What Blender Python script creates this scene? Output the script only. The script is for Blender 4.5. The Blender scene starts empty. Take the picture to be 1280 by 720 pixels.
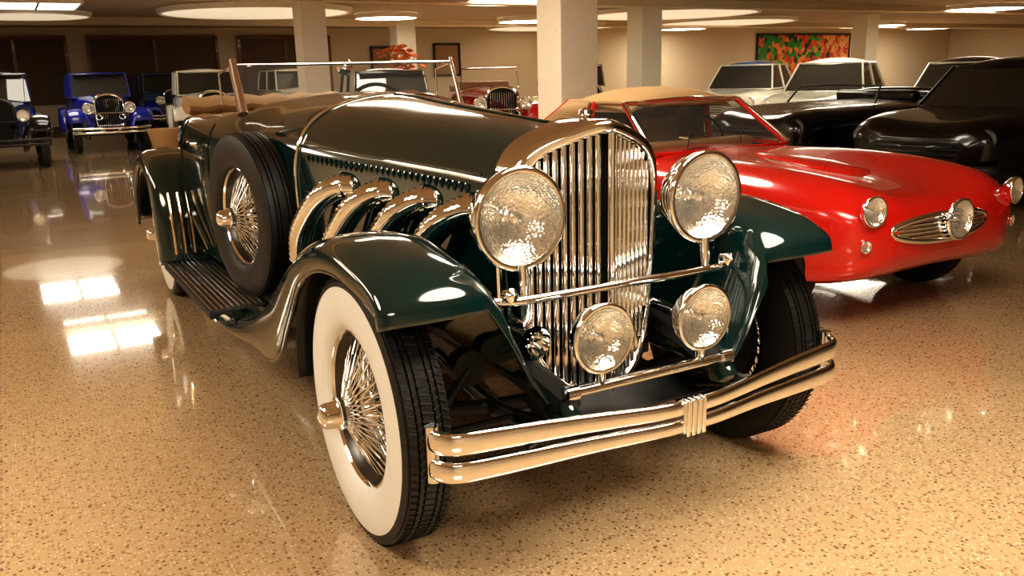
import bpy, bmesh, random
from math import *
from mathutils import Vector, Matrix
random.seed(7)
sc=bpy.context.scene
try:
    sc.view_settings.view_transform='Standard'
    sc.view_settings.look='None'
except Exception: pass
for lk in ('Medium High Contrast','Standard - Medium High Contrast'):
    try:
        sc.view_settings.look=lk; break
    except Exception: pass
# ------------------------------------------------------------ materials
def newmat(n):
    m=bpy.data.materials.new(n); m.use_nodes=True
    return m,m.node_tree,m.node_tree.nodes['Principled BSDF']
def pm(n,col,rough=.4,metal=0,coat=0,emis=None,es=0,bump=None,spec=None,var=.08):
    m,nt,b=newmat(n)
    b.inputs['Base Color'].default_value=(*col,1); b.inputs['Roughness'].default_value=rough
    b.inputs['Metallic'].default_value=metal; b.inputs['Coat Weight'].default_value=coat
    b.inputs['Coat Roughness'].default_value=.03
    if spec is not None: b.inputs['Specular IOR Level'].default_value=spec
    if emis: b.inputs['Emission Color'].default_value=(*emis,1); b.inputs['Emission Strength'].default_value=es
    tc=nt.nodes.new('ShaderNodeTexCoord')
    no=nt.nodes.new('ShaderNodeTexNoise'); no.inputs['Scale'].default_value=bump[0] if bump else 3
    nt.links.new(tc.outputs['Object'],no.inputs['Vector'])
    if bump:
        bp=nt.nodes.new('ShaderNodeBump'); bp.inputs['Strength'].default_value=bump[1]; bp.inputs['Distance'].default_value=.01
        nt.links.new(no.outputs['Fac'],bp.inputs['Height']); nt.links.new(bp.outputs['Normal'],b.inputs['Normal'])
    if var:
        mx=nt.nodes.new('ShaderNodeMix'); mx.data_type='RGBA'
        mx.inputs[6].default_value=(*[c*(1-var) for c in col],1); mx.inputs[7].default_value=(*[min(1,c*(1+var)) for c in col],1)
        nt.links.new(no.outputs['Fac'],mx.inputs[0]); nt.links.new(mx.outputs[2],b.inputs['Base Color'])
    return m
GREEN=pm('teal_paint',(.0016,.022,.023),.10,0,1)
BLACKP=pm('black_paint',(.004,.004,.005),.2,0,.6)
RED=pm('red_paint',(.66,.014,.008),.22,0,.9)
CHROME=pm('chrome',(.95,.95,.95),.055,1,bump=(2,.02))
BRASS=pm('warm_chrome',(.80,.63,.42),.12,1)
RUBBER=pm('rubber',(.010,.0095,.009),.5,bump=(60,.25))
WHITE=pm('whitewall',(.88,.87,.83),.45)
DARK=pm('dark_steel',(.012,.012,.012),.45)
RIMD=pm('rim_barrel_steel',(.10,.095,.09),.3,1)
BLK=pm('black_void',(.003,.003,.003),.8)
TAN=pm('tan_leather',(.42,.24,.11),.5,bump=(40,.2))
TOP=pm('soft_top',(.42,.26,.12),.7,bump=(80,.2))
WOOD=pm('varnished_wood',(.22,.10,.045),.3,coat=.4)
GLASS=pm('cabin_glass',(.045,.045,.04),.03,0,1)
SPOKE=pm('spoke_steel',(.75,.74,.71),.2,1)
def clearglass(n='clear_glass',al=.07,bump=None,col=(.95,.97,.95)):
    m,nt,b=newmat(n); b.inputs['Base Color'].default_value=(*col,1); b.inputs['Roughness'].default_value=.02
    b.inputs['Alpha'].default_value=al
    if bump:
        tc=nt.nodes.new('ShaderNodeTexCoord')
        wv=nt.nodes.new('ShaderNodeTexWave'); wv.wave_type='BANDS'; wv.bands_direction='X'; wv.inputs['Scale'].default_value=bump; wv.inputs['Distortion'].default_value=.3
        nt.links.new(tc.outputs['Object'],wv.inputs['Vector'])
        bp=nt.nodes.new('ShaderNodeBump'); bp.inputs['Strength'].default_value=.5; bp.inputs['Distance'].default_value=.006
        nt.links.new(wv.outputs['Fac'],bp.inputs['Height']); nt.links.new(bp.outputs['Normal'],b.inputs['Normal'])
    return m
CGL=clearglass('clear_glass',.05)
LGL=clearglass('fluted_glass',.13,18)
WGL=clearglass('tinted_glass',.30,None,(.10,.10,.085))
def reflmat(n):
    m,nt,b=newmat(n)
    tc=nt.nodes.new('ShaderNodeTexCoord')
    vo=nt.nodes.new('ShaderNodeTexVoronoi'); vo.inputs['Scale'].default_value=90
    nt.links.new(tc.outputs['Object'],vo.inputs['Vector'])
    bp=nt.nodes.new('ShaderNodeBump'); bp.inputs['Strength'].default_value=.28; bp.inputs['Distance'].default_value=.006
    nt.links.new(vo.outputs['Distance'],bp.inputs['Height']); nt.links.new(bp.outputs['Normal'],b.inputs['Normal'])
    r=nt.nodes.new('ShaderNodeValToRGB'); r.color_ramp.elements[0].color=(.72,.69,.60,1); r.color_ramp.elements[1].color=(1,1,.97,1)
    nt.links.new(vo.outputs['Color'],r.inputs['Fac']); nt.links.new(r.outputs['Color'],b.inputs['Base Color'])
    b.inputs['Metallic'].default_value=.95; b.inputs['Roughness'].default_value=.08
    return m
LENS=reflmat('lamp_reflector')
# ------------------------------------------------------------ geometry helpers
def empty(name,loc=(0,0,0),rz=0,s=1,parent=None):
    e=bpy.data.objects.new(name,None); sc.collection.objects.link(e); e.location=loc; e.rotation_euler=(0,0,rz); e.scale=(s,s,s)
    e.empty_display_size=.2
    if parent: e.parent=parent
    return e
def add(name,vf,mat,parent=None,smooth=True,fm=None,solid=0,bevel=0,angle=42,sub=0):
    v,f=vf[0],vf[1]
    me=bpy.data.meshes.new(name); me.from_pydata([tuple(p) for p in v],[],f)
    mats=mat if isinstance(mat,(list,tuple)) else [mat]
    for m in mats: me.materials.append(m)
    if fm:
        for i,p in enumerate(me.polygons): p.material_index=fm[i]
    bm=bmesh.new(); bm.from_mesh(me); bmesh.ops.recalc_face_normals(bm,faces=bm.faces); bm.to_mesh(me); bm.free()
    if smooth:
        for p in me.polygons: p.use_smooth=True
        me.set_sharp_from_angle(angle=radians(angle))
    o=bpy.data.objects.new(name,me); sc.collection.objects.link(o)
    if parent: o.parent=parent
    if solid:
        s=o.modifiers.new('t','SOLIDIFY'); s.thickness=solid; s.offset=0
    if bevel:
        s=o.modifiers.new('b','BEVEL'); s.width=bevel; s.segments=3; s.limit_method='ANGLE'
    return o
def merge(l):
    V=[];F=[]
    for v,f in l:
        o=len(V); V+=list(v); F+=[[i+o for i in q] for q in f]
    return V,F
def box(c,s):
    x,y,z=c; a,b,d=s[0]/2,s[1]/2,s[2]/2
    v=[(x+i*a,y+j*b,z+k*d) for i in(-1,1) for j in(-1,1) for k in(-1,1)]
    return v,[[0,1,3,2],[4,6,7,5],[0,4,5,1],[2,3,7,6],[0,2,6,4],[1,5,7,3]]
def loft(rings,closed=True,cap=True,loop=False):
    n=len(rings[0]); V=[p for r in rings for p in r]; F=[]
    R=len(rings)
    for i in range(R if loop else R-1):
        a=i*n; b=((i+1)%R)*n
        for j in range(n if closed else n-1):
            k=(j+1)%n; F.append([a+j,a+k,b+k,b+j])
    if cap and closed and not loop:
        F.append(list(range(n))[::-1]); F.append([(R-1)*n+j for j in range(n)])
    return V,F
def tube(path,r,n=10,loop=False,cap=True,sy=1):
    P=[Vector(p) for p in path]; m=len(P); rr=r if isinstance(r,(list,tuple)) else [r]*m
    T=[]
    for i in range(m):
        a=P[(i-1)%m] if (loop or i>0) else P[i]; b=P[(i+1)%m] if (loop or i<m-1) else P[i]
        T.append((b-a).normalized())
    up=Vector((0,0,1)) if abs(T[0].z)<.9 else Vector((1,0,0))
    N=(up-T[0]*up.dot(T[0])).normalized(); rings=[]
    for i in range(m):
        N=(N-T[i]*N.dot(T[i])).normalized(); B=T[i].cross(N)
        rings.append([P[i]+(N*cos(2*pi*k/n)+B*sin(2*pi*k/n)*sy)*rr[i] for k in range(n)])
    return loft(rings,True,cap,loop)
def lathe(prof,c,d,n=32,ry=1):
    d=Vector(d).normalized(); c=Vector(c)
    up=Vector((0,0,1)) if abs(d.z)<.9 else Vector((1,0,0))
    U=(up-d*up.dot(d)).normalized(); W=d.cross(U); rings=[]
    for h,r in prof:
        r=max(r,.0004)
        rings.append([c+d*h+(U*cos(2*pi*k/n)*ry+W*sin(2*pi*k/n))*r for k in range(n)])
    return loft(rings,True,False)
def cr(pts,k=6,loop=False):
    P=[Vector(p) for p in pts]; m=len(P); out=[]
    for i in range(m if loop else m-1):
        p1=P[i];p2=P[(i+1)%m]
        p0=P[(i-1)%m] if (loop or i>0) else p1*2-p2
        p3=P[(i+2)%m] if (loop or i<m-2) else p2*2-p1
        for j in range(k):
            t=j/k
            out.append(.5*((2*p1)+(p2-p0)*t+(2*p0-5*p1+4*p2-p3)*t*t+(3*p1-p0-3*p2+p3)*t**3))
    if not loop: out.append(P[-1])
    return out
def spl(T,x):
    n=len(T)
    if x<=T[0][0]: return list(T[0][1:])
    if x>=T[-1][0]: return list(T[-1][1:])
    i=max(k for k in range(n-1) if T[k][0]<=x)
    h=T[i+1][0]-T[i][0]; t=(x-T[i][0])/h; o=[]
    for c in range(1,len(T[0])):
        def sl(k):
            if k<=0: return (T[1][c]-T[0][c])/(T[1][0]-T[0][0])
            if k>=n-1: return (T[-1][c]-T[-2][c])/(T[-1][0]-T[-2][0])
            a=(T[k][c]-T[k-1][c])/(T[k][0]-T[k-1][0]); b=(T[k+1][c]-T[k][c])/(T[k+1][0]-T[k][0])
            return 0 if a*b<=0 else 2*a*b/(a+b)
        m0,m1=sl(i),sl(i+1); y0,y1=T[i][c],T[i+1][c]
        o.append((2*t**3-3*t*t+1)*y0+(t**3-2*t*t+t)*h*m0+(-2*t**3+3*t*t)*y1+(t**3-t*t)*h*m1)
    return o
def boolcut(o,cuts):
    tmp=[]
    for vf in cuts:
        c=add('cut',vf,[RED,BLK],None,smooth=False,fm=[1]*len(vf[1])); tmp.append(c)
        b=o.modifiers.new('b','BOOLEAN'); b.operation='DIFFERENCE'; b.object=c; b.solver='EXACT'
        if o.parent: c.parent=o.parent
    bpy.context.view_layer.update()
    dg=bpy.context.evaluated_depsgraph_get(); me=bpy.data.meshes.new_from_object(o.evaluated_get(dg))
    o.modifiers.clear(); o.data=me
    for p in me.polygons: p.use_smooth=(p.material_index==0)
    me.set_sharp_from_angle(angle=radians(35))
    for c in tmp: bpy.data.objects.remove(c,do_unlink=True)
def cyl(c,d,r,h,n=40):
    v,f=lathe([(-h/2,r),(h/2,r)],c,d,n); 
    f=f+[list(range(n))[::-1],[n+j for j in range(n)]]
    return v,f
# ------------------------------------------------------------ wheel
def wheel(name,parent,c,sx,R=.426,n=72,white=True,spokes=True,hub=True,disc=None,W=1.0,blocks=False):
    k=R/.426; prof=[(.050,.244),(.060,.248),(.076,.262),(.087,.294),(.090,.332),(.087,.364),(.082,.388),(.078,.400),(.073,.412)]
    ribs=[(.068,.044),(.038,.024),(.018,-.018),(-.024,-.038),(-.044,-.068)]
    for a,b in ribs:
        prof+=[(a-.0005,.412),(a-.001,.424 if abs(a)<.06 else .420),(b+.001,.424 if abs(b)<.06 else .420),(b+.0005,.412)]
    prof+=[(-.073,.413),(-.088,.375),(-.090,.330),(-.085,.28),(-.06,.248),(-.05,.244)]
    prof=[(h*k*W,r*k) for h,r in prof]
    v,f=lathe(prof,c,(sx,0,0),n)
    fm=[]
    for i in range(len(prof)-1):
        w=1 if (white and 1<=i<6) else 0
        fm+=[w]*n
    add(name+'_tire',(v,f),[RUBBER,WHITE],parent,fm=fm,angle=60)
    C=Vector(c)
    if blocks:
        L=[]
        for i in range(110):
            a=2*pi*i/110
            for h0,h1,da in ((.068,.044,.02),(.040,.022,-.02),(.020,-.020,.02),(-.022,-.040,-.02),(-.044,-.068,.02)):
                p=C+Vector((sx*h0*W*k,cos(a)*.4245*k,sin(a)*.4245*k)); q=C+Vector((sx*h1*W*k,cos(a+da)*.4245*k,sin(a+da)*.4245*k))
                L.append(tube([p,q],.0022,3,cap=False))
        add(name+'_tread_sipes',merge(L),RUBBER,parent,smooth=False)
    rim=[(.050,.246),(.058,.249),(.060,.244),(.050,.236),(.030,.232),(.022,.222),(-.022,.218),(-.03,.232),(-.05,.236),(-.058,.249)]
    if disc: rim=[(.050,.246),(.058,.249),(.060,.240),(.045,.215),(.04,.19),(.055,.15),(.06,.11)]
    rfm=None
    if spokes:
        rfm=[]
        for i in range(len(rim)-1): rfm+=[0 if i<3 else 1]*n
    add(name+'_rim',lathe([(h*k,r*k) for h,r in rim],c,(sx,0,0),n),[disc or CHROME,RIMD],parent,fm=rfm,angle=60)
    if spokes:
        L=[]
        def pt(h,r,a): return C+Vector((sx*h,cos(a)*r,sin(a)*r))*k
        N=spokes if spokes>1 else 24
        for i in range(N):
            a=2*pi*i/N
            for (hh,hr,rh,da) in ((.100,.042,.018,.42),(.100,.042,.018,-.42),(.02,.062,-.012,.30),(.02,.062,-.012,-.30)):
                L.append(tube([pt(hh,hr,a),pt(rh,.224,a+da)],.0027*k,5,cap=False))
        add(name+'_wire_spokes',merge(L),SPOKE,parent)
        add(name+'_brake_drum',lathe([(-.02,.0),(-.02,.16),(-.03,.175),(-.035,.212),(-.07,.212),(-.08,.0)],c,(sx,0,0),40),DARK,parent)
    if hub:
        pr=[(-.02,.06),(.02,.064),(.03,.055),(.095,.046),(.105,.052),(.125,.052),(.132,.044),(.165,.040),(.178,.030),(.185,.012),(.186,0)]
        if disc: pr=[(.05,.125),(.065,.12),(.085,.09),(.095,.05),(.098,0)]
        add(name+'_hub_cap',lathe([(h*k,r*k) for h,r in pr],c,(sx,0,0),28),CHROME,parent)
# ------------------------------------------------------------ fender
def fender(name,parent,sx,path,xc,wo,wi,lip,mat,apron=None,k=5,thick=.008):
    P=cr([Vector((0,a,b)) for a,b in path],k); rings=[]
    for i,p in enumerate(P):
        lp=lip(p.y) if callable(lip) else lip
        a=P[max(i-1,0)];b=P[min(i+1,len(P)-1)]; t=(b-a).normalized(); nrm=Vector((0,-t.z,t.y))
        off=[(wo-.004,-lp-.012),(wo+.006,-lp),(wo+.006,-lp*.65),(wo*.94,-min(lp*.38,.04)),(wo*.72,-.013),(wo*.4,-.006),(0,0),(-wi*.4,-.003),(-wi*.75,-.012),(-wi,-.035)]
        rg=[]; bl=max(0,min(1,(lp-.10)/.12))
        for q,(dx,dn) in enumerate(off):
            nn=nrm
            if q<3: nn=(nrm*(1-bl*.7)+Vector((0,.05,.7))*bl).normalized()
            rg.append(Vector((sx*(xc+dx),p.y+nn.y*dn,p.z+nn.z*dn)))
        if apron:
            for q in apron(p.y,p.z): rg.append(Vector((sx*q[0],q[1],q[2])))
        rings.append(rg)
    add(name,loft(rings,False,False),mat,parent,solid=thick,angle=70)
    add(name+'_rolled_edge',tube([r[0] for r in rings],.008,8),mat,parent)
def headlamp(name,parent,c,r,d=(0,-1,0),depth=1.0,shell=None,n=48):
    sh=[(-.95*depth*r,0),(-.94*depth*r,.12*r),(-.85*depth*r,.35*r),(-.62*depth*r,.66*r),(-.3*depth*r,.89*r),(0,.985*r),(.05*r,1.0*r),(.10*r,1.01*r),(.15*r,.99*r),(.17*r,.94*r),(.15*r,.885*r)]
    add(name+'_shell',lathe(sh,c,d,n),shell or CHROME,parent,angle=60)
    rf=[(.13*r,.89*r),(-.02*r,.80*r),(-.18*r,.62*r),(-.28*r,.42*r),(-.33*r,.2*r),(-.34*r,0)]
    add(name+'_reflector',lathe(rf,c,d,n),LENS,parent)
    add(name+'_bulb',lathe([(-.34*r,.09*r),(-.15*r,.09*r),(-.10*r,.12*r),(-.02*r,.10*r),(.02*r,0)],c,d,16),CHROME,parent)
    ln=[(.14*r,.89*r),(.19*r,.75*r),(.23*r,.5*r),(.25*r,.25*r),(.255*r,0)]
    add(name+'_lens',lathe(ln,c,d,n),LGL,parent)
# ============================================================ HERO CAR
car=empty('vintage_convertible_car')
ST=[(-.02,.285,1.25,.50,1),(.4,.325,1.275,.52,1),(.9,.40,1.305,.55,1),(1.52,.50,1.345,.55,1),(2.0,.57,1.352,.50,1),(2.3,.63,1.34,.42,.75),(2.8,.69,1.27,.40,.35),(3.3,.70,1.25,.40,.2),(3.7,.66,1.25,.42,.3),(4.2,.52,1.18,.45,.6),(4.6,.28,1.0,.5,.8)]
def bsec(y,grow=0):
    w,zt,zb,a=spl(ST,y)
    A=[(0,zt),(.38*w,zt-.02),(.70*w,zt-.075),(.91*w,zt-.17),(w,zt-.32),(1.0*w,(zt-.32+zb)/2),(.98*w,zb)]
    B=[(0,zt),(.5*w,zt-.005),(.84*w,zt-.02),(.96*w,zt-.08),(1.0*w,zt-.25),(.99*w,(zt-.32+zb)/2),(.93*w,zb)]
    H=[Vector((A[i][0]*a+B[i][0]*(1-a),0,A[i][1]*a+B[i][1]*(1-a))) for i in range(7)]
    full=[Vector((-p.x,0,p.z)) for p in H[::-1]]+H[1:]
    C=cr(full,5)
    out=[]
    for p in C:
        s=1+grow/max(w,.1); out.append(Vector((p.x*s,y,p.z+grow*(1 if p.z>zt-.4 else 0))))
    return out
ys=[-.02+i*(4.62/70) for i in range(71)]
body=add('body_shell',loft([bsec(y) for y in ys],True,True),[GREEN,TAN],car,angle=50)
boolcut(body,[box((0,3.05,1.5),(1.06,1.5,1.5))])
body.data.materials[1]=TAN
add('hood_seam_strip',tube(bsec(1.52,.004),.009,8),CHROME,car)
add('cowl_seam_strip',tube(bsec(.02,.004),.012,8),CHROME,car)
hin=[(0,-.02+i*.077,spl(ST,-.02+i*.077)[1]+.002) for i in range(21)]
add('hood_hinge',tube(hin,.005,8),GREEN,car)
def sidex(y,z):
    s=[p for p in bsec(y) if p.x<0]; b=min(s,key=lambda p:abs(p.z-z)); return -b.x
for sx in(-1,1):
    L=[]
    for i in range(30):
        y=.22+i*.041; z=1.05+.03*(y/1.4); x=sidex(y,z)
        L.append(tube([(sx*(x+.000),y-.006,z-.016),(sx*(x+.006),y,z),(sx*(x+.000),y+.004,z+.016)],.005,6))
    add('hood_louvers',merge(L),GREEN,car)
    ln=[]
    for i in range(30):
        y=.16+i*.045; z=1.10+.03*(y/1.4); ln.append((sx*(sidex(y,z)+.002),y,z))
    l2=[(sx*(sidex(p[1],.93)+.002),p[1],.93) for p in ln]
    add('hood_side_moulding',merge([tube(ln,.007,6),tube(l2,.006,6)]),GREEN,car)
    for j,y0 in enumerate((.22,.52,.82,1.12)):
        x=sidex(y0,.98)
        path=cr([(sx*(x-.05),y0-.08,.985),(sx*(x+.012),y0-.03,.985),(sx*(x+.07),y0+.04,.94),(sx*(x+.105),y0+.12,.86),(sx*(x+.125),y0+.20,.76),(sx*(x+.12),y0+.25,.64)],10)
        rr=[.050+.003*(1 if i%2 else -1) for i in range(len(path))]
        add('exhaust_pipe_%d'%j,tube(path,rr,20),CHROME,car,angle=80)
        add('exhaust_flange_%d'%j,tube([path[7],path[9]],.060,20),CHROME,car)
# radiator
RO=[(0,.36),(.10,.375),(.18,.42),(.235,.50),(.265,.62),(.282,.8),(.290,1.0),(.287,1.09),(.268,1.16),(.215,1.215),(.12,1.255),(0,1.285)]
def rout(sc_x=1,sc_z=1,zc=.80,k=4):
    H=[Vector((x*sc_x,0,zc+(z-zc)*sc_z)) for x,z in RO]
    full=H+[Vector((-p.x,0,p.z)) for p in H[-2:0:-1]]
    return cr(full,k,True)
def yf(x): return -.195+.40*abs(x)
def ring(sx,sz,dy,flat=None):
    return [Vector((p.x,(yf(p.x)+dy) if flat is None else flat,p.z)) for p in rout(sx,sz)]
rings=[ring(1,1,0,.04),ring(1.0,1.0,.03),ring(.99,.99,.008),ring(.97,.975,0),ring(.90,.935,.0),ring(.88,.91,.008),ring(.875,.90,.03),ring(.87,.895,.07)]
add('radiator_shell',loft(rings,True,False),CHROME,car,angle=60)
add('radiator_core',([Vector((0,yf(0)+.055,.8))]+ring(.89,.91,.055),[[0,i+1,(i+1)%len(rout())+1] for i in range(len(rout()))]),BLK,car)
inn=rout(.87,.895)
def zr(x):
    zs=[]
    for i in range(len(inn)):
        a=inn[i];b=inn[(i+1)%len(inn)]
        if (a.x-x)*(b.x-x)<=0 and abs(a.x-b.x)>1e-6: zs.append(a.z+(b.z-a.z)*(x-a.x)/(b.x-a.x))
    return (min(zs),max(zs)) if zs else (.6,1)
L=[]
for i in range(-9,10):
    x=i*.0255+(.0005)
    if abs(x)>.245: continue
    a,b=zr(x); y=yf(x)+.022
    if i==0:
        L.append(tube([(x,y-.03,a-.01),(x,y-.03,b+.01)],.013,10)); continue
    L.append(tube([(x,y,a-.005),(x,y,b+.005)],.0108,10))
add('radiator_shutters',merge(L),CHROME,car)
add('radiator_cap',lathe([(0,.03),(.012,.03),(.016,.022),(.03,.02),(.034,.026),(.046,.024),(.052,.008),(.056,0)],(0,-.06,1.262),(0,0,1),24),CHROME,car)
for sx in(-1,1):
    headlamp('headlight',car,(sx*.3555,-.225,1.0157),.155)
    headlamp('driving_light',car,(sx*.1933,-.42,.6718),.107)
    add('headlight_stem',tube([(sx*.3555,-.24,.88),(sx*.3555,-.25,.775)],[.02,.014],12),CHROME,car)
    add('headlight_bolt',lathe([(0,.022),(.03,.022),(.034,.014),(.045,0)],(sx*.42,-.265,.80),(0,-1,.2),12),CHROME,car)
    add('driving_light_stem',tube([(sx*.1933,-.415,.58),(sx*.1933,-.415,.52)],[.018,.014],12),CHROME,car)
add('headlight_bar',tube(cr([(-.50,-.20,.80),(-.44,-.25,.778),(-.3,-.262,.775),(0,-.262,.775),(.3,-.262,.775),(.44,-.25,.778),(.50,-.20,.80)],5),.013,12),CHROME,car)
add('driving_light_bar',tube([(-.30,-.415,.52),(.30,-.415,.52)],.016,14),CHROME,car)
for sx in(-1,1): add('driving_light_bar_cap',lathe([(-.02,.0),(-.02,.024),(.02,.024),(.025,.012),(.025,0)],(sx*.30,-.415,.52),(sx,0,0),16),CHROME,car)
for sx in(-1,1): add('horn_trumpet',lathe([(0,.055),(.01,.052),(.05,.03),(.15,.018),(.3,.016)],(sx*.30,-.22,.62),(0,1,0),24),CHROME,car)
# bumper
BX=.028
def bar(zc_m,zc_e,hm,he):
    path=cr([(-.745,-.33,0),(-.77,-.38,0),(-.76,-.43,0),(-.715,-.465,0),(-.6,-.485,0),(-.35,-.52,0),(-.12,-.56,0),(0,-.565,0),(.12,-.56,0),(.35,-.52,0),(.6,-.485,0),(.715,-.465,0),(.76,-.43,0),(.77,-.38,0),(.745,-.33,0)],6)
    rings=[]
    for i,p in enumerate(path):
        a=path[max(0,i-1)];b=path[min(len(path)-1,i+1)];t=(b-a).normalized(); nn=Vector((t.y,-t.x,0))
        q=min(1,abs(p.x)/.75); q=q*q*(3-2*q); h=hm+(he-hm)*q; z=zc_m+(zc_e-zc_m)*q
        rr=[]
        for kk in range(16):
            an=2*pi*kk/16; c=cos(an);s=sin(an)
            rr.append(p+nn*(.015*(abs(c)**.8)*(1 if c>0 else -.5))+Vector((BX,0,z+h*(abs(s)**.8)*(1 if s>0 else -1))))
        rings.append(rr)
    return loft(rings,True,True)
add('bumper_bar_upper',bar(.460,.474,.024,.034),CHROME,car,angle=60)
add('bumper_bar_lower',bar(.404,.392,.022,.032),CHROME,car,angle=60)
L=[box((BX+dx,-.578,.433),(.014,.03,.115)) for dx in(-.03,-.01,.01,.03)]
add('bumper_clamp',merge(L+[box((BX,-.570,.433),(.085,.03,.10))]),CHROME,car,bevel=.004)
FY=.04
for sx in(-1,1):
    add('bumper_end_post',tube([(BX+sx*.767,-.395,.352),(BX+sx*.767,-.395,.515)],.02,14),CHROME,car)
    add('bumper_iron',tube(cr([(sx*.34,-.35,.45),(sx*.36,-.46,.44),(sx*.5,-.49,.44)],5),.018,8),DARK,car)
    add('frame_rail',tube(cr([(sx*.30,-.40,.47),(sx*.32,-.2,.52),(sx*.34,.2,.56),(sx*.36,.8,.52),(sx*.38,2,.45),(sx*.4,4.3,.45)],5),.05,8),DARK,car)
    add('leaf_spring',merge([tube(cr([(sx*.33,-.40+i*.04,.42-i*.012),(sx*.33,0,.36-i*.012),(sx*.33,.45-i*.04,.42-i*.012)],6),.016,6) for i in range(4)]),DARK,car)
    add('frame_horn_cover',tube(cr([(sx*.31,-.43,.44),(sx*.31,-.40,.47),(sx*.31,-.30,.50),(sx*.31,-.1,.50)],5),[.02]+[.035]*15,12),GREEN,car)
    wheel('front_wheel',car,(sx*.735,FY,.426),sx,spokes=32,W=.92,blocks=True)
    wheel('rear_wheel',car,(sx*.72,3.82,.426),sx,spokes=24)
    sp=empty('spare_wheel',(sx*.625,1.93,.775),-sx*radians(8),parent=car)
    wheel('spare',sp,(0,0,0),sx,R=.408,white=False,spokes=26)
    def apr(y,z):
        zb=min(.46,z-.07); zt=z-.06
        yy=y
        return [(.50,yy,zt-.02),(.465,yy,zt+(zb-zt)*.3),(.42,yy,zt+(zb-zt)*.6),(.37,yy,zt+(zb-zt)*.85),(.31,yy,zb)]
    fp=[(-.395,.800),(-.37,.862),(-.27,.920),(-.11,.953),(.03,.965),(.22,.945),(.44,.875),(.66,.76),(.9,.61),(1.15,.49),(1.4,.40),(1.65,.34),(1.95,.31)]
    lipf=lambda y:spl([(-.41,.05),(-.2,.08),(.2,.09),(.42,.11),(.60,.18),(.78,.25),(.92,.23),(1.1,.16),(1.3,.10),(1.6,.055),(1.95,.04)],y)[0]
    fender('front_fender',car,sx,fp,.715 if sx<0 else .70,.132,.18,lipf,GREEN,apr)
    rp=[(3.30,.30),(3.31,.45),(3.35,.66),(3.45,.86),(3.6,.96),(3.82,.995),(4.05,.955),(4.25,.84),(4.38,.66),(4.43,.45)]
    fender('rear_fender',car,sx,rp,.72,.165,.2,.10,GREEN)
    sw=[]
    for i in range(13):
        a=radians(58-5.2*i); yy=FY+.50*cos(a); zz=.426+.50*sin(a)
        sw.append([Vector((sx*x,yy,zz)) for x in(.36,.5,.65,.80,.835)])
    add('front_splash_panel',loft(sw,False,False),DARK,car,solid=.006)
    rb=[box((sx*.735,2.62,.295),(.29,1.40,.035))]
    add('running_board',merge(rb),DARK,car,bevel=.008,smooth=False)
    add('running_board_ribs',merge([tube([(sx*(.61+i*.028),1.96,.315),(sx*(.61+i*.028),3.30,.315)],.006,6) for i in range(10)]),SPOKE,car)
    add('side_valance',box((sx*.56,2.6,.40),(.06,1.5,.24)),GREEN,car,bevel=.02)
    L=[]
    for i in range(4):
        x=sx*(.635+i*.055)
        L.append(tube(cr([(x,3.275,.37),(x,3.285,.50),(x,3.315,.62),(x,3.365,.745)],4),.011,8))
    add('stone_guard_strips',merge(L),BRASS,car)
    add('windshield_post',tube([(sx*.60,2.02,1.26),(sx*.60,2.14,1.52)],[.026,.018] if sx<0 else [.014,.009],10,sy=1.4),WOOD if sx<0 else CHROME,car)
    add('side_wing_frame',tube([(sx*.60,2.04,1.29),(sx*.60,2.15,1.49),(sx*.62,2.38,1.46),(sx*.62,2.38,1.30)],.006,8),CHROME,car)
    add('door_handle',tube([(sx*.705,2.75,1.08),(sx*.73,2.76,1.08),(sx*.73,2.88,1.08)],.01,8),CHROME,car)
    add('door_seam',tube([p for p in bsec(2.62,.001) if p.x*sx>0 and p.z<1.2],.004,6),BLK,car)
    add('door_seam_rear',tube([p for p in bsec(3.3,.001) if p.x*sx>0 and p.z<1.2],.004,6),BLK,car)
    add('tail_lamp',lathe([(-.05,.02),(0,.045),(.02,.04),(.03,0)],(sx*.6,4.5,.75),(0,1,0),16),RED,car)
add('front_axle',tube(cr([(-.68,FY,.40),(-.5,FY,.36),(-.3,FY,.33),(0,FY,.32),(.3,FY,.33),(.5,FY,.36),(.68,FY,.40)],4),.028,10),DARK,car)
add('front_shock_absorbers',merge([cyl((s*.42,.02,.50),(0,1,0),.06,.06,24) for s in(-1,1)]+[tube([(s*.42,0,.50),(s*.52,-.02,.40)],.018,8) for s in(-1,1)]),DARK,car)
add('tie_rod',tube([(-.64,-.14,.36),(.64,-.14,.36)],.014,8),DARK,car)
add('rear_axle',tube([(-.7,3.82,.42),(.7,3.82,.42)],.05,10),DARK,car)
add('engine_undertray',box((0,.75,.50),(.56,1.6,.12)),DARK,car)
add('front_splash_apron',loft([[Vector((x,-.38+.045*i,.40-.03*sin(i*.8)+.0)) for x in(-.31,-.15,0,.15,.31)] for i in range(6)],False,False),DARK,car,solid=.006)
add('windshield_frame',tube([(-.60,2.03,1.30),(-.60,2.135,1.497),(.60,2.135,1.497),(.60,2.03,1.30)],.009,8),CHROME,car)
add('windshield_glass',([(-.59,2.035,1.31),(.59,2.035,1.31),(.59,2.13,1.49),(-.59,2.13,1.49)],[[0,1,2,3]]),CGL,car)
add('rear_view_mirror',lathe([(-.02,0),(-.015,.03),(0,.045),(.006,.045),(.006,0)],(0,2.20,1.48),(0,1,0),20),CHROME,car)
def seat(y,nm):
    add(nm+'_cushion',box((0,y,.84),(1.0,.5,.18)),TAN,car,bevel=.06)
    add(nm+'_back',box((0,y+.27,1.0),(1.0,.14,.46)),TAN,car,bevel=.06)
seat(2.95,'front_seat')
add('steering_wheel',tube([(.33+.2*cos(a),2.55+.07*sin(a),1.2+.18*sin(a)) for a in [2*pi*i/32 for i in range(32)]],.012,8,loop=True),BLK,car)
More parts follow.
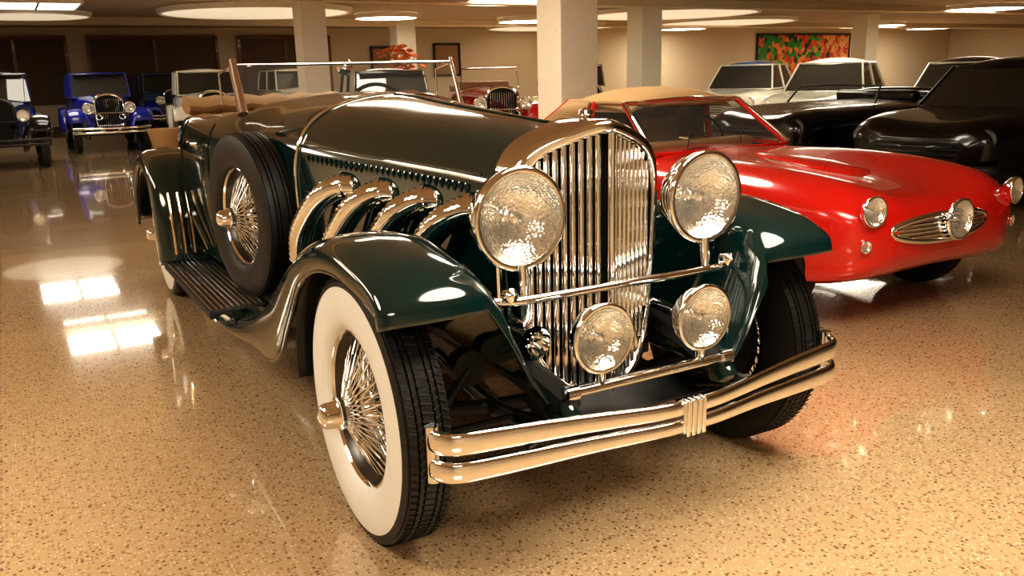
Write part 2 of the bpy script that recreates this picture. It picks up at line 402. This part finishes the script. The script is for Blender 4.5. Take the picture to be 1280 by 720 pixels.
add('folded_top',loft([[Vector((x,3.85+.16*cos(a),1.26+.06*sin(a)+.01*sin(x*30))) for a in [2*pi*i/16 for i in range(16)]] for x in [-.55+.1*j for j in range(12)]],True,True),TOP,car)
# ============================================================ generic low car body
def lowcar_section(row,y):
    w,zb,zm,zs,zc=row
    H=[(0,zc),(.35*w,zc+(zs-zc)*.35),(.68*w,zs),(.88*w,zs-.045),(.985*w,(zs*.55+zm*.45)),(w,zm),(.97*w,zm*.5+zb*.5),(.86*w,zb),(0,zb-.0)]
    H=[Vector((a,y,b)) for a,b in H]
    full=H+[Vector((-p.x,p.y,p.z)) for p in H[-2:0:-1]]
    return cr(full,4,True)
def lowcar_body(name,parent,T,paint,wheels,Rw,L,extra=()):
    ys=[T[0][0]+(T[-1][0]-T[0][0])*(.5-.5*cos(pi*i/60)) for i in range(61)]
    o=add(name,loft([lowcar_section(spl(T,y),y) for y in ys],True,True),[paint,BLK],parent,angle=50)
    cuts=list(extra)
    for y in wheels:
        for s in(-1,1): cuts.append(cyl((s*.82,y,.34),(1,0,0),Rw,.5,48))
    boolcut(o,cuts); return o
def greenhouse(parent,bf,tf,tr,br,wb,wt,zb,zt,roofmat,frame,glass=None,bulge=.12,crown=.085,drop=0,railmat=None):
    def rg(yf_,yr,w,z,bl):
        pts=[(-w,yr-.05),(-w,(yf_+yr)/2),(-w,yf_+bl*.5),(-w*.8,yf_+bl*.2),(0,yf_),(w*.8,yf_+bl*.2),(w,yf_+bl*.5),(w,(yf_+yr)/2),(w,yr-.05),(w*.8,yr),(0,yr+.04),(-w*.8,yr)]
        return [Vector((a,b,z)) for a,b in pts]
    b=rg(bf,br,wb,zb,bulge); t=rg(tf,tr,wt,zt,bulge)
    add('cabin_glass',loft([b,t],True,glass is None),glass or GLASS,parent,angle=30)
    L=[]
    for i in (2,6,1,7,0,8,9,11): L.append(tube([b[i],t[i]],.020 if i in(2,6) else .026,8))
    L.append(tube(b,.014,8,loop=True))
    add('cabin_pillars',merge(L),frame,parent)
    add('roof_rail',tube(t,.020,8,loop=True),railmat or frame,parent)
    rings=[]
    N=14
    for i in range(N+1):
        u=i/N; y=tf-.03+(tr+.09-tf)*u
        e=sin(pi*min(1,max(0,u)))**.35 if 0<u<1 else 0.0
        cw=crown*e; ww=wt*(.90+.14*e)
        sec=[Vector((ww*x,y+bulge*.5*(1-u)*abs(x)**2,zt-.015-drop*abs(x)**6+cw*(1-abs(x)**2.6))) for x in [-1,-.97,-.9,-.7,-.45,-.2,0,.2,.45,.7,.9,.97,1]]
        sec+= [Vector((ww*x,y+bulge*.5*(1-u)*abs(x)**2,zt-.03)) for x in (.8,0,-.8)]
        rings.append(sec)
    add('roof',loft(rings,True,True),roofmat,parent,angle=60)
    if drop:
        rr=[]
        for j in range(5):
            q=j/4; w_=wt+(wb-wt)*q; y0=tr-.35+(.10)*q; y1=tr+.06+(br-tr)*q; z=zt-(zt-zb)*q
            rr.append([Vector((-w_-.02,y0,z)),Vector((-w_-.02,y1-.12,z)),Vector((-w_*.8,y1,z)),Vector((0,y1+.05,z)),Vector((w_*.8,y1,z)),Vector((w_+.02,y1-.12,z)),Vector((w_+.02,y0,z))])
        add('roof_rear_quarter',loft(rr,False,False),roofmat,parent,solid=.02,angle=50)
# ============================================================ RED SPORTS CAR
rc=empty('sports_car',(2.84,.50,0),radians(1))
RT=[(0,.50,.42,.51,.61,.61),(.03,.63,.36,.52,.675,.655),(.10,.735,.31,.53,.74,.705),(.28,.81,.26,.54,.805,.745),(.7,.845,.21,.55,.85,.79),(1.1,.84,.19,.56,.865,.83),(1.6,.82,.18,.56,.855,.865),(2.0,.80,.18,.55,.845,.88),(2.7,.79,.18,.55,.84,.86),(3.2,.80,.2,.56,.87,.86),(3.8,.74,.25,.55,.80,.80),(4.15,.60,.33,.52,.70,.72),(4.25,.45,.38,.5,.62,.64)]
lowcar_body('body_shell',rc,RT,RED,(.66,3.15),.345,4.2,[box((0,2.62,.95),(1.16,1.0,1.0))])
for y in(.66,3.15):
    for s in(-1,1): wheel('wheel',rc,(s*.70,y,.32),s,R=.32,n=40,white=False,spokes=16)
greenhouse(rc,1.72,2.16,2.95,3.5,.66,.55,.86,1.19,TOP,RED,glass=WGL,crown=.12,drop=.05,railmat=TOP)
for s in(-1,1):
    add('seat_cushion',box((s*.28,2.55,.60),(.44,.44,.14)),TAN,rc,bevel=.04)
    add('seat_back',box((s*.28,2.82,.82),(.42,.12,.46)),TAN,rc,bevel=.05)
add('dashboard',box((0,2.09,.86),(1.14,.14,.10)),TAN,rc,bevel=.03)
add('steering_wheel',tube([(.30+.17*cos(a),2.26+.06*sin(a),.90+.16*sin(a)) for a in [2*pi*i/32 for i in range(32)]],.011,8,loop=True),BLK,rc)
add('steering_column',tube([(.30,2.12,.84),(.30,2.26,.90)],.015,8),DARK,rc)
add('windshield_surround',tube([(-.66,1.77,.88),(-.56,2.2,1.185),(0,2.13,1.21),(.56,2.2,1.185),(.66,1.77,.88)],.018,8),CHROME,rc)
add('side_window_trim',merge([tube([(s*.675,1.80,.885),(s*.675,2.6,.885),(s*.675,3.25,.89)],.010,6) for s in(-1,1)]+[tube([(s*.675,2.62,.885),(s*.575,2.60,1.19)],.010,6) for s in(-1,1)]),CHROME,rc)
add('door_seams',merge([tube([(s*(.815),1.75,.80),(s*.823,1.72,.62),(s*.80,1.74,.35)],.004,6) for s in(-1,1)]+[tube([(s*.80,2.75,.80),(s*.795,2.75,.6),(s*.77,2.72,.35)],.004,6) for s in(-1,1)]),BLK,rc)
def oval(a,b,cx,cy,cz,n=40,curve=.10):
    return [Vector((cx+a*cos(2*pi*i/n),cy+curve*(cos(2*pi*i/n))**2,cz+b*sin(2*pi*i/n))) for i in range(n)]
GX=-.08; GZ=.560
add('grille_ring',tube(oval(.42,.072,GX,-.035,GZ,curve=.05),.018,10,loop=True),CHROME,rc)
v=[Vector((GX,-.022,GZ))]+oval(.41,.066,GX,-.022,GZ,curve=.05)
add('grille_backing',(v,[[0,i+1,(i+1)%40+1] for i in range(40)]),DARK,rc)
add('grille_bars',merge([tube([(GX+x,-.040+.05*(x/.42)**2,GZ+dz) for x in [-.38+.095*i for i in range(9)] if abs(x)<.40*sqrt(1-(dz/.074)**2)+.01],.010,6) for dz in(-.045,-.022,0,.022,.045)]),CHROME,rc)
headlamp('center_lamp',rc,(GX+.05,-.065,GZ+.035),.115,depth=.5)
for s in(-1,1): headlamp('headlight',rc,(s*.64,.02,.685),.082,d=(s*.12,-1,.05))
for s in(-1,1): headlamp('side_lamp',rc,(s*.665,.035,.50),.035,d=(s*.2,-1,0),n=20)
add('hood_scoop',loft([[Vector((.16*w*cos(a),y,z+h*sin(a))) for a in [pi*i/10 for i in range(11)]] for y,w,z,h in((.55,.3,.76,.0),(.62,.8,.775,.03),(.9,1,.81,.035),(1.3,.8,.84,.02),(1.5,.2,.855,0))],False,False),RED,rc)
add('wiper_arms',merge([tube([(x,1.70,.90),(x+.18,1.88,1.0)],.005,6) for x in(-.4,.1)]),DARK,rc)
# ============================================================ background prewar cars
def prewar(name,loc,rz,paint,roof,fend=None,H=1.68,L=4.3,disc=None,opened=False,trim=None,tan=None):
    e=empty(name,loc,rz); fend=fend or paint; trim=trim or CHROME; tan=tan or TAN
    T=[(.45,.25,1.10,.5),(1.0,.33,1.12,.48),(1.55,.48,1.16,.42),(1.9,.60,1.17,.40),(2.6,.66,1.16,.40),(3.4,.64,1.14,.42),(L-.5,.56,1.08,.45),(L-.2,.42,.95,.5)]
    def sec(y):
        w,zt,zb=spl(T,y)
        Hh=[(0,zt),(.5*w,zt-.02),(.85*w,zt-.07),(.98*w,zt-.16),(w,zt-.35),(.97*w,zb+.1),(.93*w,zb)]
        return cr([(-a,y,b) for a,b in Hh[::-1]]+[(a,y,b) for a,b in Hh[1:]],3)
    ys=[.45+(L-.65)*i/24 for i in range(25)]
    add('body_shell',loft([sec(y) for y in ys],True,True),paint,e,angle=50)
    out=[Vector(p) for p in cr([(-.13,.4,.42),(-.25,.4,.55),(-.27,.4,.85),(-.26,.4,1.05),(-.16,.4,1.15),(0,.4,1.18),(.16,.4,1.15),(.26,.4,1.05),(.27,.4,.85),(.25,.4,.55),(.13,.4,.42)],4)]
    add('radiator_shell',merge([tube(out,.028,8)]),trim,e)
    add('radiator_core',loft([[p*1 for p in out],[Vector((p.x,.47,p.z)) for p in out]],True,True),BLK,e)
    add('radiator_bars',merge([tube([(x,.385,.5),(x,.385,1.08)],.006,5) for x in [-.2+.04*i for i in range(11)]]),trim,e)
    sm=[]
    for yy in (1.62,2.3,3.1): sm.append(tube([p for p in sec(yy)],.006,5))
    add('door_seams',merge(sm),BLK,e)
    add('hood_louvers',merge([tube([(s*(spl(T,.7+.07*i)[0]+.004),.7+.07*i,.78),(s*(spl(T,.7+.07*i)[0]+.004),.7+.07*i,.95)],.010,5) for s in(-1,1) for i in range(11)]),paint,e)
    add('horns',merge([lathe([(0,.06),(.02,.05),(.08,.02),(.2,.015)],(s*.22,.16,.72),(0,1,0),14) for s in(-1,1)]),trim,e)
    for s in(-1,1):
        fp=[(.12,.62),(.16,.76),(.30,.86),(.5,.90),(.72,.84),(.95,.66),(1.2,.46),(1.5,.34)]
        fender('front_fender',e,s,fp,.66,.15,.2,.09,fend,lambda y,z:[(.42,y,z-.12),(.34,y,min(.5,z-.14))],k=3)
        rp=[(L-1.5,.34),(L-1.45,.55),(L-1.3,.78),(L-1.05,.87),(L-.8,.80),(L-.62,.60),(L-.55,.42)]
        fender('rear_fender',e,s,rp,.66,.15,.16,.09,fend,k=3)
        add('running_board',box((s*.70,2.15,.32),(.26,L-2.9,.04)),DARK,e,bevel=.01)
        for y in(.5,L-1.05): wheel('wheel',e,(s*.66,y,.36),s,R=.36,n=28,white=False,spokes=0,disc=disc or DARK)
        headlamp('headlight',e,(s*.40,.30,.90),.115,n=24,shell=trim)
    add('headlight_bar',tube([(-.5,.33,.80),(.5,.33,.80)],.014,8),trim,e)
    for z in(.42,.50): add('bumper_bar',tube(cr([(-.75,.06,z),(-.5,-.03,z),(0,-.05,z),(.5,-.03,z),(.75,.06,z)],4),.022,8,sy=.5),trim,e)
    add('bumper_irons',merge([tube([(s*.3,0,.46),(s*.3,.5,.5)],.02,6) for s in(-1,1)]),DARK,e)
    add('chassis',box((0,L/2,.42),(.7,L-1,.12)),DARK,e)
    if not opened:
        greenhouse(e,1.72,1.85,L-.75,L-.6,.60,.56,1.10,H-.08,roof,paint,bulge=.06)
        add('sun_visor',box((0,1.80,H-.09),(1.02,.16,.02)),roof,e,bevel=.008)
    else:
        add('windshield',tube([(-.55,1.75,1.1),(-.52,1.82,H-.25),(.52,1.82,H-.25),(.55,1.75,1.1)],.016,8),trim,e)
        add('seat_back',box((0,2.75,1.12),(1.05,.18,.28)),tan,e,bevel=.05)
        add('folded_top',tube([(-.58,3.3,1.13),(0,3.42,1.16),(.58,3.3,1.13)],.08,12),tan if tan is not TAN else TOP,e)
    return e
def fifties(name,loc,rz,paint,roof,s=1,H=1.42,trim=None,opened=False,ww=True):
    e=empty(name,loc,rz,s); trim=trim or CHROME
    T=[(0,.50,.40,.55,.70,.70),(.05,.66,.34,.56,.80,.78),(.2,.76,.30,.58,.88,.84),(.6,.82,.26,.60,.92,.88),(1.4,.84,.24,.60,.93,.94),(2.2,.85,.24,.60,.93,.95),(3.2,.84,.24,.60,.92,.94),(4.0,.80,.28,.6,.88,.88),(4.4,.68,.36,.58,.80,.80),(4.5,.5,.42,.56,.7,.7)]
    lowcar_body('body_shell',e,T,paint,(.85,3.5),.37,4.5)
    for y in(.85,3.5):
        for q in(-1,1): wheel('wheel',e,(q*.72,y,.34),q,R=.34,n=28,white=ww,spokes=0,disc=paint)
    if not opened: greenhouse(e,1.45,1.95,3.3,3.8,.72,.58,.93,H-.06,roof,paint,crown=.12)
    else:
        add('windshield',tube([(-.66,1.6,.93),(-.6,1.8,H-.08),(0,1.74,H-.06),(.6,1.8,H-.08),(.66,1.6,.93)],.014,8),trim,e)
        add('folded_top',tube(cr([(-.66,3.2,.95),(-.4,3.35,.99),(.4,3.35,.99),(.66,3.2,.95)],5),.09,12),roof,e)
        add('seat_back',box((0,2.7,.98),(1.2,.18,.16)),roof,e,bevel=.05)
    for q in(-1,1): headlamp('headlight',e,(q*.62,.10,.70),.10,depth=.5,n=24,shell=trim)
    add('grille',merge([tube([(-.42,.0+.0,z),(-.2,-.02,z),(.2,-.02,z),(.42,0,z)],.014,6) for z in(.50,.55,.60,.65)]),trim,e)
    add('bumper_bar',tube(cr([(-.84,.15,.42),(-.7,-.06,.42),(0,-.12,.42),(.7,-.06,.42),(.84,.15,.42)],5),.05,10,sy=.5),trim,e)
    add('side_trim',merge([tube([(q*.83,.5,.68),(q*.855,2,.68),(q*.83,4,.68)],.01,6) for q in(-1,1)]),trim,e)
    return e
BLUE=pm('blue_paint',(.005,.02,.34),.2,0,.8)
NAVY=pm('navy_paint',(.006,.015,.12),.2,0,.8)
LBLUE=pm('light_blue_paint',(.10,.22,.50),.25,0,.8)
CREAM=pm('cream_paint',(.82,.79,.68),.25,0,.7)
IVORY=pm('ivory_paint',(.70,.65,.52),.25,0,.7)
MAROON=pm('maroon_paint',(.50,.012,.010),.22,0,.8)
OLIVE=pm('olive_paint',(.30,.26,.12),.25,0,.7)
prewar('vintage_sedan',(-1.75,14.6,0),0,NAVY,BLACKP,BLACKP,trim=DARK)
prewar('vintage_sedan',(.28,17.4,0),0,BLUE,BLACKP,BLUE,disc=BLUE)
prewar('vintage_sedan',(2.5,23,0),0,LBLUE,NAVY,BLUE)
prewar('vintage_sedan',(2.15,16.3,0),radians(-6),CREAM,CREAM,CREAM)
prewar('vintage_sedan',(5.2,18.9,0),0,CREAM,IVORY,CREAM)
prewar('vintage_roadster',(-3.9,13.8,0),0,BLACKP,BLACKP,opened=True)
prewar('vintage_roadster',(5.75,10.6,0),radians(-20),MAROON,MAROON,MAROON,H=1.75,opened=True)
prewar('vintage_sedan',(3.55,9.4,0),radians(-12),BLACKP,BLACKP,MAROON,H=1.55)
prewar('vintage_sedan',(8.2,11.6,0),radians(-25),OLIVE,CREAM,OLIVE,H=1.6)
fifties('classic_coupe',(6.15,3.1,0),radians(-80),BLACKP,BLACKP,H=1.42,trim=DARK,ww=False)
fifties('classic_convertible',(6.3,5.5,0),radians(-84),BLACKP,BLACKP,H=1.22,trim=DARK,ww=False,opened=True)
fifties('classic_sedan',(10.3,8.3,0),radians(-62),CREAM,CREAM,H=1.5)
fifties('classic_sedan',(10.6,5.9,0),radians(-66),CREAM,BLACKP,H=1.45)
fifties('classic_sedan',(11.3,11.4,0),radians(-60),CREAM,LBLUE,H=1.5)
fifties('classic_sedan',(15.0,14.8,0),radians(-60),IVORY,CREAM)
# ============================================================ ROOM
def floor_mat():
    m,nt,b=newmat('terrazzo'); N=nt.nodes.new; K=nt.links.new
    tc=N('ShaderNodeTexCoord'); 
    def mix(f,a,c):
        x=N('ShaderNodeMix'); x.data_type='RGBA'
        if hasattr(f,'is_linked'): K(f,x.inputs[0])
        else: x.inputs[0].default_value=f
        for s,i in((a,6),(c,7)):
            if isinstance(s,tuple): x.inputs[i].default_value=(*s,1)
            else: K(s,x.inputs[i])
        return x.outputs[2]
    def chips(scale,lo,thr):
        v=N('ShaderNodeTexVoronoi'); v.inputs['Scale'].default_value=scale; K(tc.outputs['Object'],v.inputs['Vector'])
        s=N('ShaderNodeSeparateColor'); K(v.outputs['Color'],s.inputs[0])
        a=N('ShaderNodeMath'); a.operation='GREATER_THAN'; K(s.outputs[0],a.inputs[0]); a.inputs[1].default_value=lo
        d=N('ShaderNodeMath'); d.operation='LESS_THAN'; K(v.outputs['Distance'],d.inputs[0]); d.inputs[1].default_value=thr
        q=N('ShaderNodeMath'); q.operation='MULTIPLY'; K(a.outputs[0],q.inputs[0]); K(d.outputs[0],q.inputs[1])
        return q.outputs[0]
    no=N('ShaderNodeTexNoise'); no.inputs['Scale'].default_value=.6; K(tc.outputs['Object'],no.inputs['Vector'])
    c=mix(no.outputs['Fac'],(.58,.40,.225),(.68,.475,.275))
    c=mix(chips(70,.50,.40),c,(.43,.27,.145))
    c=mix(chips(95,.72,.40),c,(.82,.65,.44))
    c=mix(chips(60,.80,.32),c,(.21,.12,.06))
    K(c,b.inputs['Base Color']); b.inputs['Roughness'].default_value=.12
    b.inputs['Coat Weight'].default_value=1; b.inputs['Coat Roughness'].default_value=.035
    return m
FLOOR=floor_mat()
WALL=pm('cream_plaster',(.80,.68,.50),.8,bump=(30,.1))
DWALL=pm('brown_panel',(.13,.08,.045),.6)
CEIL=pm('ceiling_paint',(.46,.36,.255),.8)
COL=pm('column_paint',(.93,.88,.76),.6,bump=(20,.05))
X0,X1,Y0,Y1,Z=-8,42,-8,27,3.0
add('floor',box(((X0+X1)/2,(Y0+Y1)/2,-.05),(X1-X0,Y1-Y0,.1)),FLOOR,smooth=False)
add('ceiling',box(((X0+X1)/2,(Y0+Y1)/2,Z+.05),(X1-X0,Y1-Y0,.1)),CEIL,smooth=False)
add('wall_back',box(((X0+X1)/2,Y1+.1,Z/2),(X1-X0,.2,Z)),WALL,smooth=False)
add('wall_front',box(((X0+X1)/2,Y0-.1,Z/2),(X1-X0,.2,Z)),WALL,smooth=False)
add('wall_left',box((X0-.1,(Y0+Y1)/2,Z/2),(.2,Y1-Y0,Z)),WALL,smooth=False)
add('wall_right',box((X1+.1,(Y0+Y1)/2,Z/2),(.2,Y1-Y0,Z)),WALL,smooth=False)
add('baseboard_back',box(((X0+X1)/2,Y1-.02,.08),(X1-X0,.04,.16)),DWALL,smooth=False)
for i,(x,y,w) in enumerate([(4.05,6.15,.50),(3.75,14.7,.50),(12.1,14.9,.6),(9.0,22.5,.6),(24,18,.6)]):
    add('column',merge([box((x,y,Z/2),(w,w,Z)),box((x,y,.07),(w+.05,w+.05,.14))]),COL,smooth=False,bevel=.01)
for i,(y) in enumerate((6.15,14.5,22.5)):
    add('trim_%d'%(i+1),box(((X0+X1)/2,y,Z-.09),(X1-X0,.45,.18)),WALL,smooth=False)
add('trim_4',box((-1.83,2.2,.001),(.012,14,.003)),DWALL,smooth=False)
for i,(x0,x1) in enumerate([(-2.5,.2),(.8,4.5),(5.2,8.2)]):
    add('window_%d'%(i+1),merge([box(((x0+x1)/2,Y1-.03,1.75),(x1-x0,.06,1.9))]),DWALL,smooth=False)
    add('trim_%d'%(i+5),merge([box((x,Y1-.05,1.75),(.09,.1,2.0)) for x in(x0,(x0+x1)/2,x1)]+[box(((x0+x1)/2,Y1-.05,2.72),(x1-x0,.1,.09))]),WOOD,smooth=False)
def mural():
    m,nt,b=newmat('flower_mural_paint'); N=nt.nodes.new;K=nt.links.new
    tc=N('ShaderNodeTexCoord'); v=N('ShaderNodeTexVoronoi'); v.inputs['Scale'].default_value=4.5; K(tc.outputs['Object'],v.inputs['Vector'])
    s=N('ShaderNodeSeparateColor'); K(v.outputs['Color'],s.inputs[0])
    sx=N('ShaderNodeSeparateXYZ'); K(tc.outputs['Object'],sx.inputs[0])
    md=N('ShaderNodeMath'); md.operation='MULTIPLY_ADD'; K(sx.outputs[0],md.inputs[0]); md.inputs[1].default_value=.14; K(s.outputs[0],md.inputs[2])
    r=N('ShaderNodeValToRGB'); cr_=r.color_ramp; cr_.interpolation='CONSTANT'
    for i,(p,c) in enumerate([(0,(.03,.25,.02)),(.12,(.08,.40,.04)),(.25,(.02,.05,.02)),(.38,(.75,.12,.02)),(.58,(.85,.30,.05)),(.75,(.60,.04,.02)),(.93,(.9,.45,.12))]):
        if i<2: cr_.elements[i].position=p; cr_.elements[i].color=(*c,1)
        else:
            q=cr_.elements.new(p); q.color=(*c,1)
    K(md.outputs[0],r.inputs['Fac']); K(r.outputs['Color'],b.inputs['Base Color']); b.inputs['Roughness'].default_value=.6
    return m
mp=empty('framed_mural',(31.1,Y1-.04,1.75))
add('canvas',box((0,0,0),(6.0,.05,2.0)),mural(),mp,smooth=False)
add('frame',merge([box((0,-.02,s*1.02),(6.15,.08,.07)) for s in(-1,1)]+[box((s*3.04,-.02,0),(.07,.08,2.1)) for s in(-1,1)]),DARK,mp,smooth=False)
for (x,w,h) in ((10.3,1.2,.9),(12.6,1.0,1.1),(-4,1.2,1)):
    f=empty('framed_picture',(x,Y1-.04,1.9)); add('canvas',box((0,0,0),(w,.04,h)),TAN,f,smooth=False)
    add('frame',merge([box((0,-.02,s*h/2),(w+.08,.07,.07)) for s in(-1,1)]+[box((s*w/2,-.02,0),(.07,.07,h)) for s in(-1,1)]),DARK,f,smooth=False)
fl=empty('flower_arrangement',(6.3,16.3,0))
add('pedestal',lathe([(0,.28),(.04,.28),(.1,.18),(.8,.18),(.9,.26),(.95,.26),(.95,0)],(0,0,0),(0,0,1),24),WOOD,fl)
add('vase',lathe([(0,.10),(.05,.14),(.2,.17),(.33,.10),(.38,.13),(.38,.0)],(0,0,.95),(0,0,1),24),BRASS,fl)
ORG=pm('orange_petals',(.75,.18,.03),.6); LEAF=pm('leaves',(.05,.12,.02),.6)
L=[];S=[]
for i in range(50):
    a=random.uniform(0,2*pi); r=random.uniform(.05,.6); h=1.45+random.uniform(0,.65)-r*.3
    p=Vector((r*cos(a),r*sin(a),h)); S.append(tube([(0,0,1.3),p*1.0],.006,5))
    L.append(lathe([(-.03,0),(-.01,.04),(.02,.09),(.03,.08),(.01,.03),(.0,0)],p,(cos(a)*.5,sin(a)*.5,1),8))
add('petals',merge(L),ORG,fl); add('stems',merge(S),LEAF,fl)
pp=empty('planter_pot',(.9,15.0,0))
add('pot',lathe([(0,0),(0,.16),(.05,.18),(.45,.27),(.52,.29),(.56,.29),(.56,.25),(.48,.23),(.48,0)],(0,0,0),(0,0,1),28),TOP,pp)
# ------------------------------------------------------------ luminaires, plus added fill lights
def em(n,c,s):
    return pm(n,(.9,.85,.75),.6,emis=c,es=s,var=0)
EFILL=em('fill_diffuser',(1,.90,.72),12.5); E2=em('lit_soft_disc',(1,.84,.60),.55); E3=em('lit_panel',(1,.92,.78),7)  # first emitter serves only the added fill lights
def disc(x,y,r,m):
    e=empty('ceiling_or_fill_light',(x,y,Z-.02))
    add('diffuser',lathe([(-.10,0),(-.10,r*.97),(-.085,r)],(0,0,0),(0,0,1),48),m,e)
    add('rim',lathe([(.02,r*.5),(-.06,r*.98),(-.11,r),(-.11,r*1.03),(0,r*1.05)],(0,0,0),(0,0,1),48),COL,e)
def panel(x,y,w,l,m):
    e=empty('ceiling_or_fill_light',(x,y,Z-.03))
    add('diffuser',box((0,0,0),(w,l,.03)),m,e,smooth=False)
    add('rim',merge([box((s*w/2,0,-.01),(.05,l+.1,.07)) for s in(-1,1)]+[box((0,s*l/2,-.01),(w,.05,.07)) for s in(-1,1)]+[box((0,0,-.01),(.05,l,.06)),box((0,0,-.01),(w,.05,.06))]),COL,e,smooth=False)
for x,y,r in [(3.8,18.8,2.1),(20.5,21,2.3),(15.2,17.6,2.4),(15.5,24.4,2.2),(-.9,20.6,1.3)]: disc(x,y,r,E2)
for x,y,r in [(-3.2,.6,.75),(.7,-1.2,.95),(-2.6,-4.6,1.0),(2.1,3.1,.6),(1.5,5.6,.8),(3.0,9.3,.8),(7.8,8.0,.8),(13,9.5,1.0),(8.0,14.5,1.),(24,14,1.2),(30,22.5,1.3),(36,24,1.0),(22,25,.9),(12.5,21,.9),(7.5,20,.8),(-5.5,9.5,1.0)]: disc(x,y,r,EFILL)  # added fill discs, placed to brighten cars, column and back wall
panel(-.5,14.2,1.5,2.4,E3); panel(-.75,18.1,1.5,1.8,E3)
panel(-4.4,5.0,.8,4.6,EFILL)  # added fill panel: streaks the hood side, lifts the left floor
w=bpy.data.worlds.new('w'); sc.world=w; w.use_nodes=True
w.node_tree.nodes['Background'].inputs[0].default_value=(.5,.38,.25,1); w.node_tree.nodes['Background'].inputs[1].default_value=.3
# ------------------------------------------------------------ camera
yaw,pitch,roll=.5174,.2458,-.025
f=Vector((sin(yaw)*cos(pitch),cos(yaw)*cos(pitch),-sin(pitch))); r=Vector((cos(yaw),-sin(yaw),0)); u=r.cross(f)
r2=r*cos(roll)+u*sin(roll); u2=-r*sin(roll)+u*cos(roll)
cd=bpy.data.cameras.new('camera'); cam=bpy.data.objects.new('camera',cd); sc.collection.objects.link(cam)
cam.matrix_world=Matrix(((r2.x,u2.x,-f.x,-1.6129),(r2.y,u2.y,-f.y,-2.3898),(r2.z,u2.z,-f.z,1.4342),(0,0,0,1)))
cd.sensor_width=36; cd.lens=36*1079.1/1280; cd.clip_end=200
sc.camera=cam
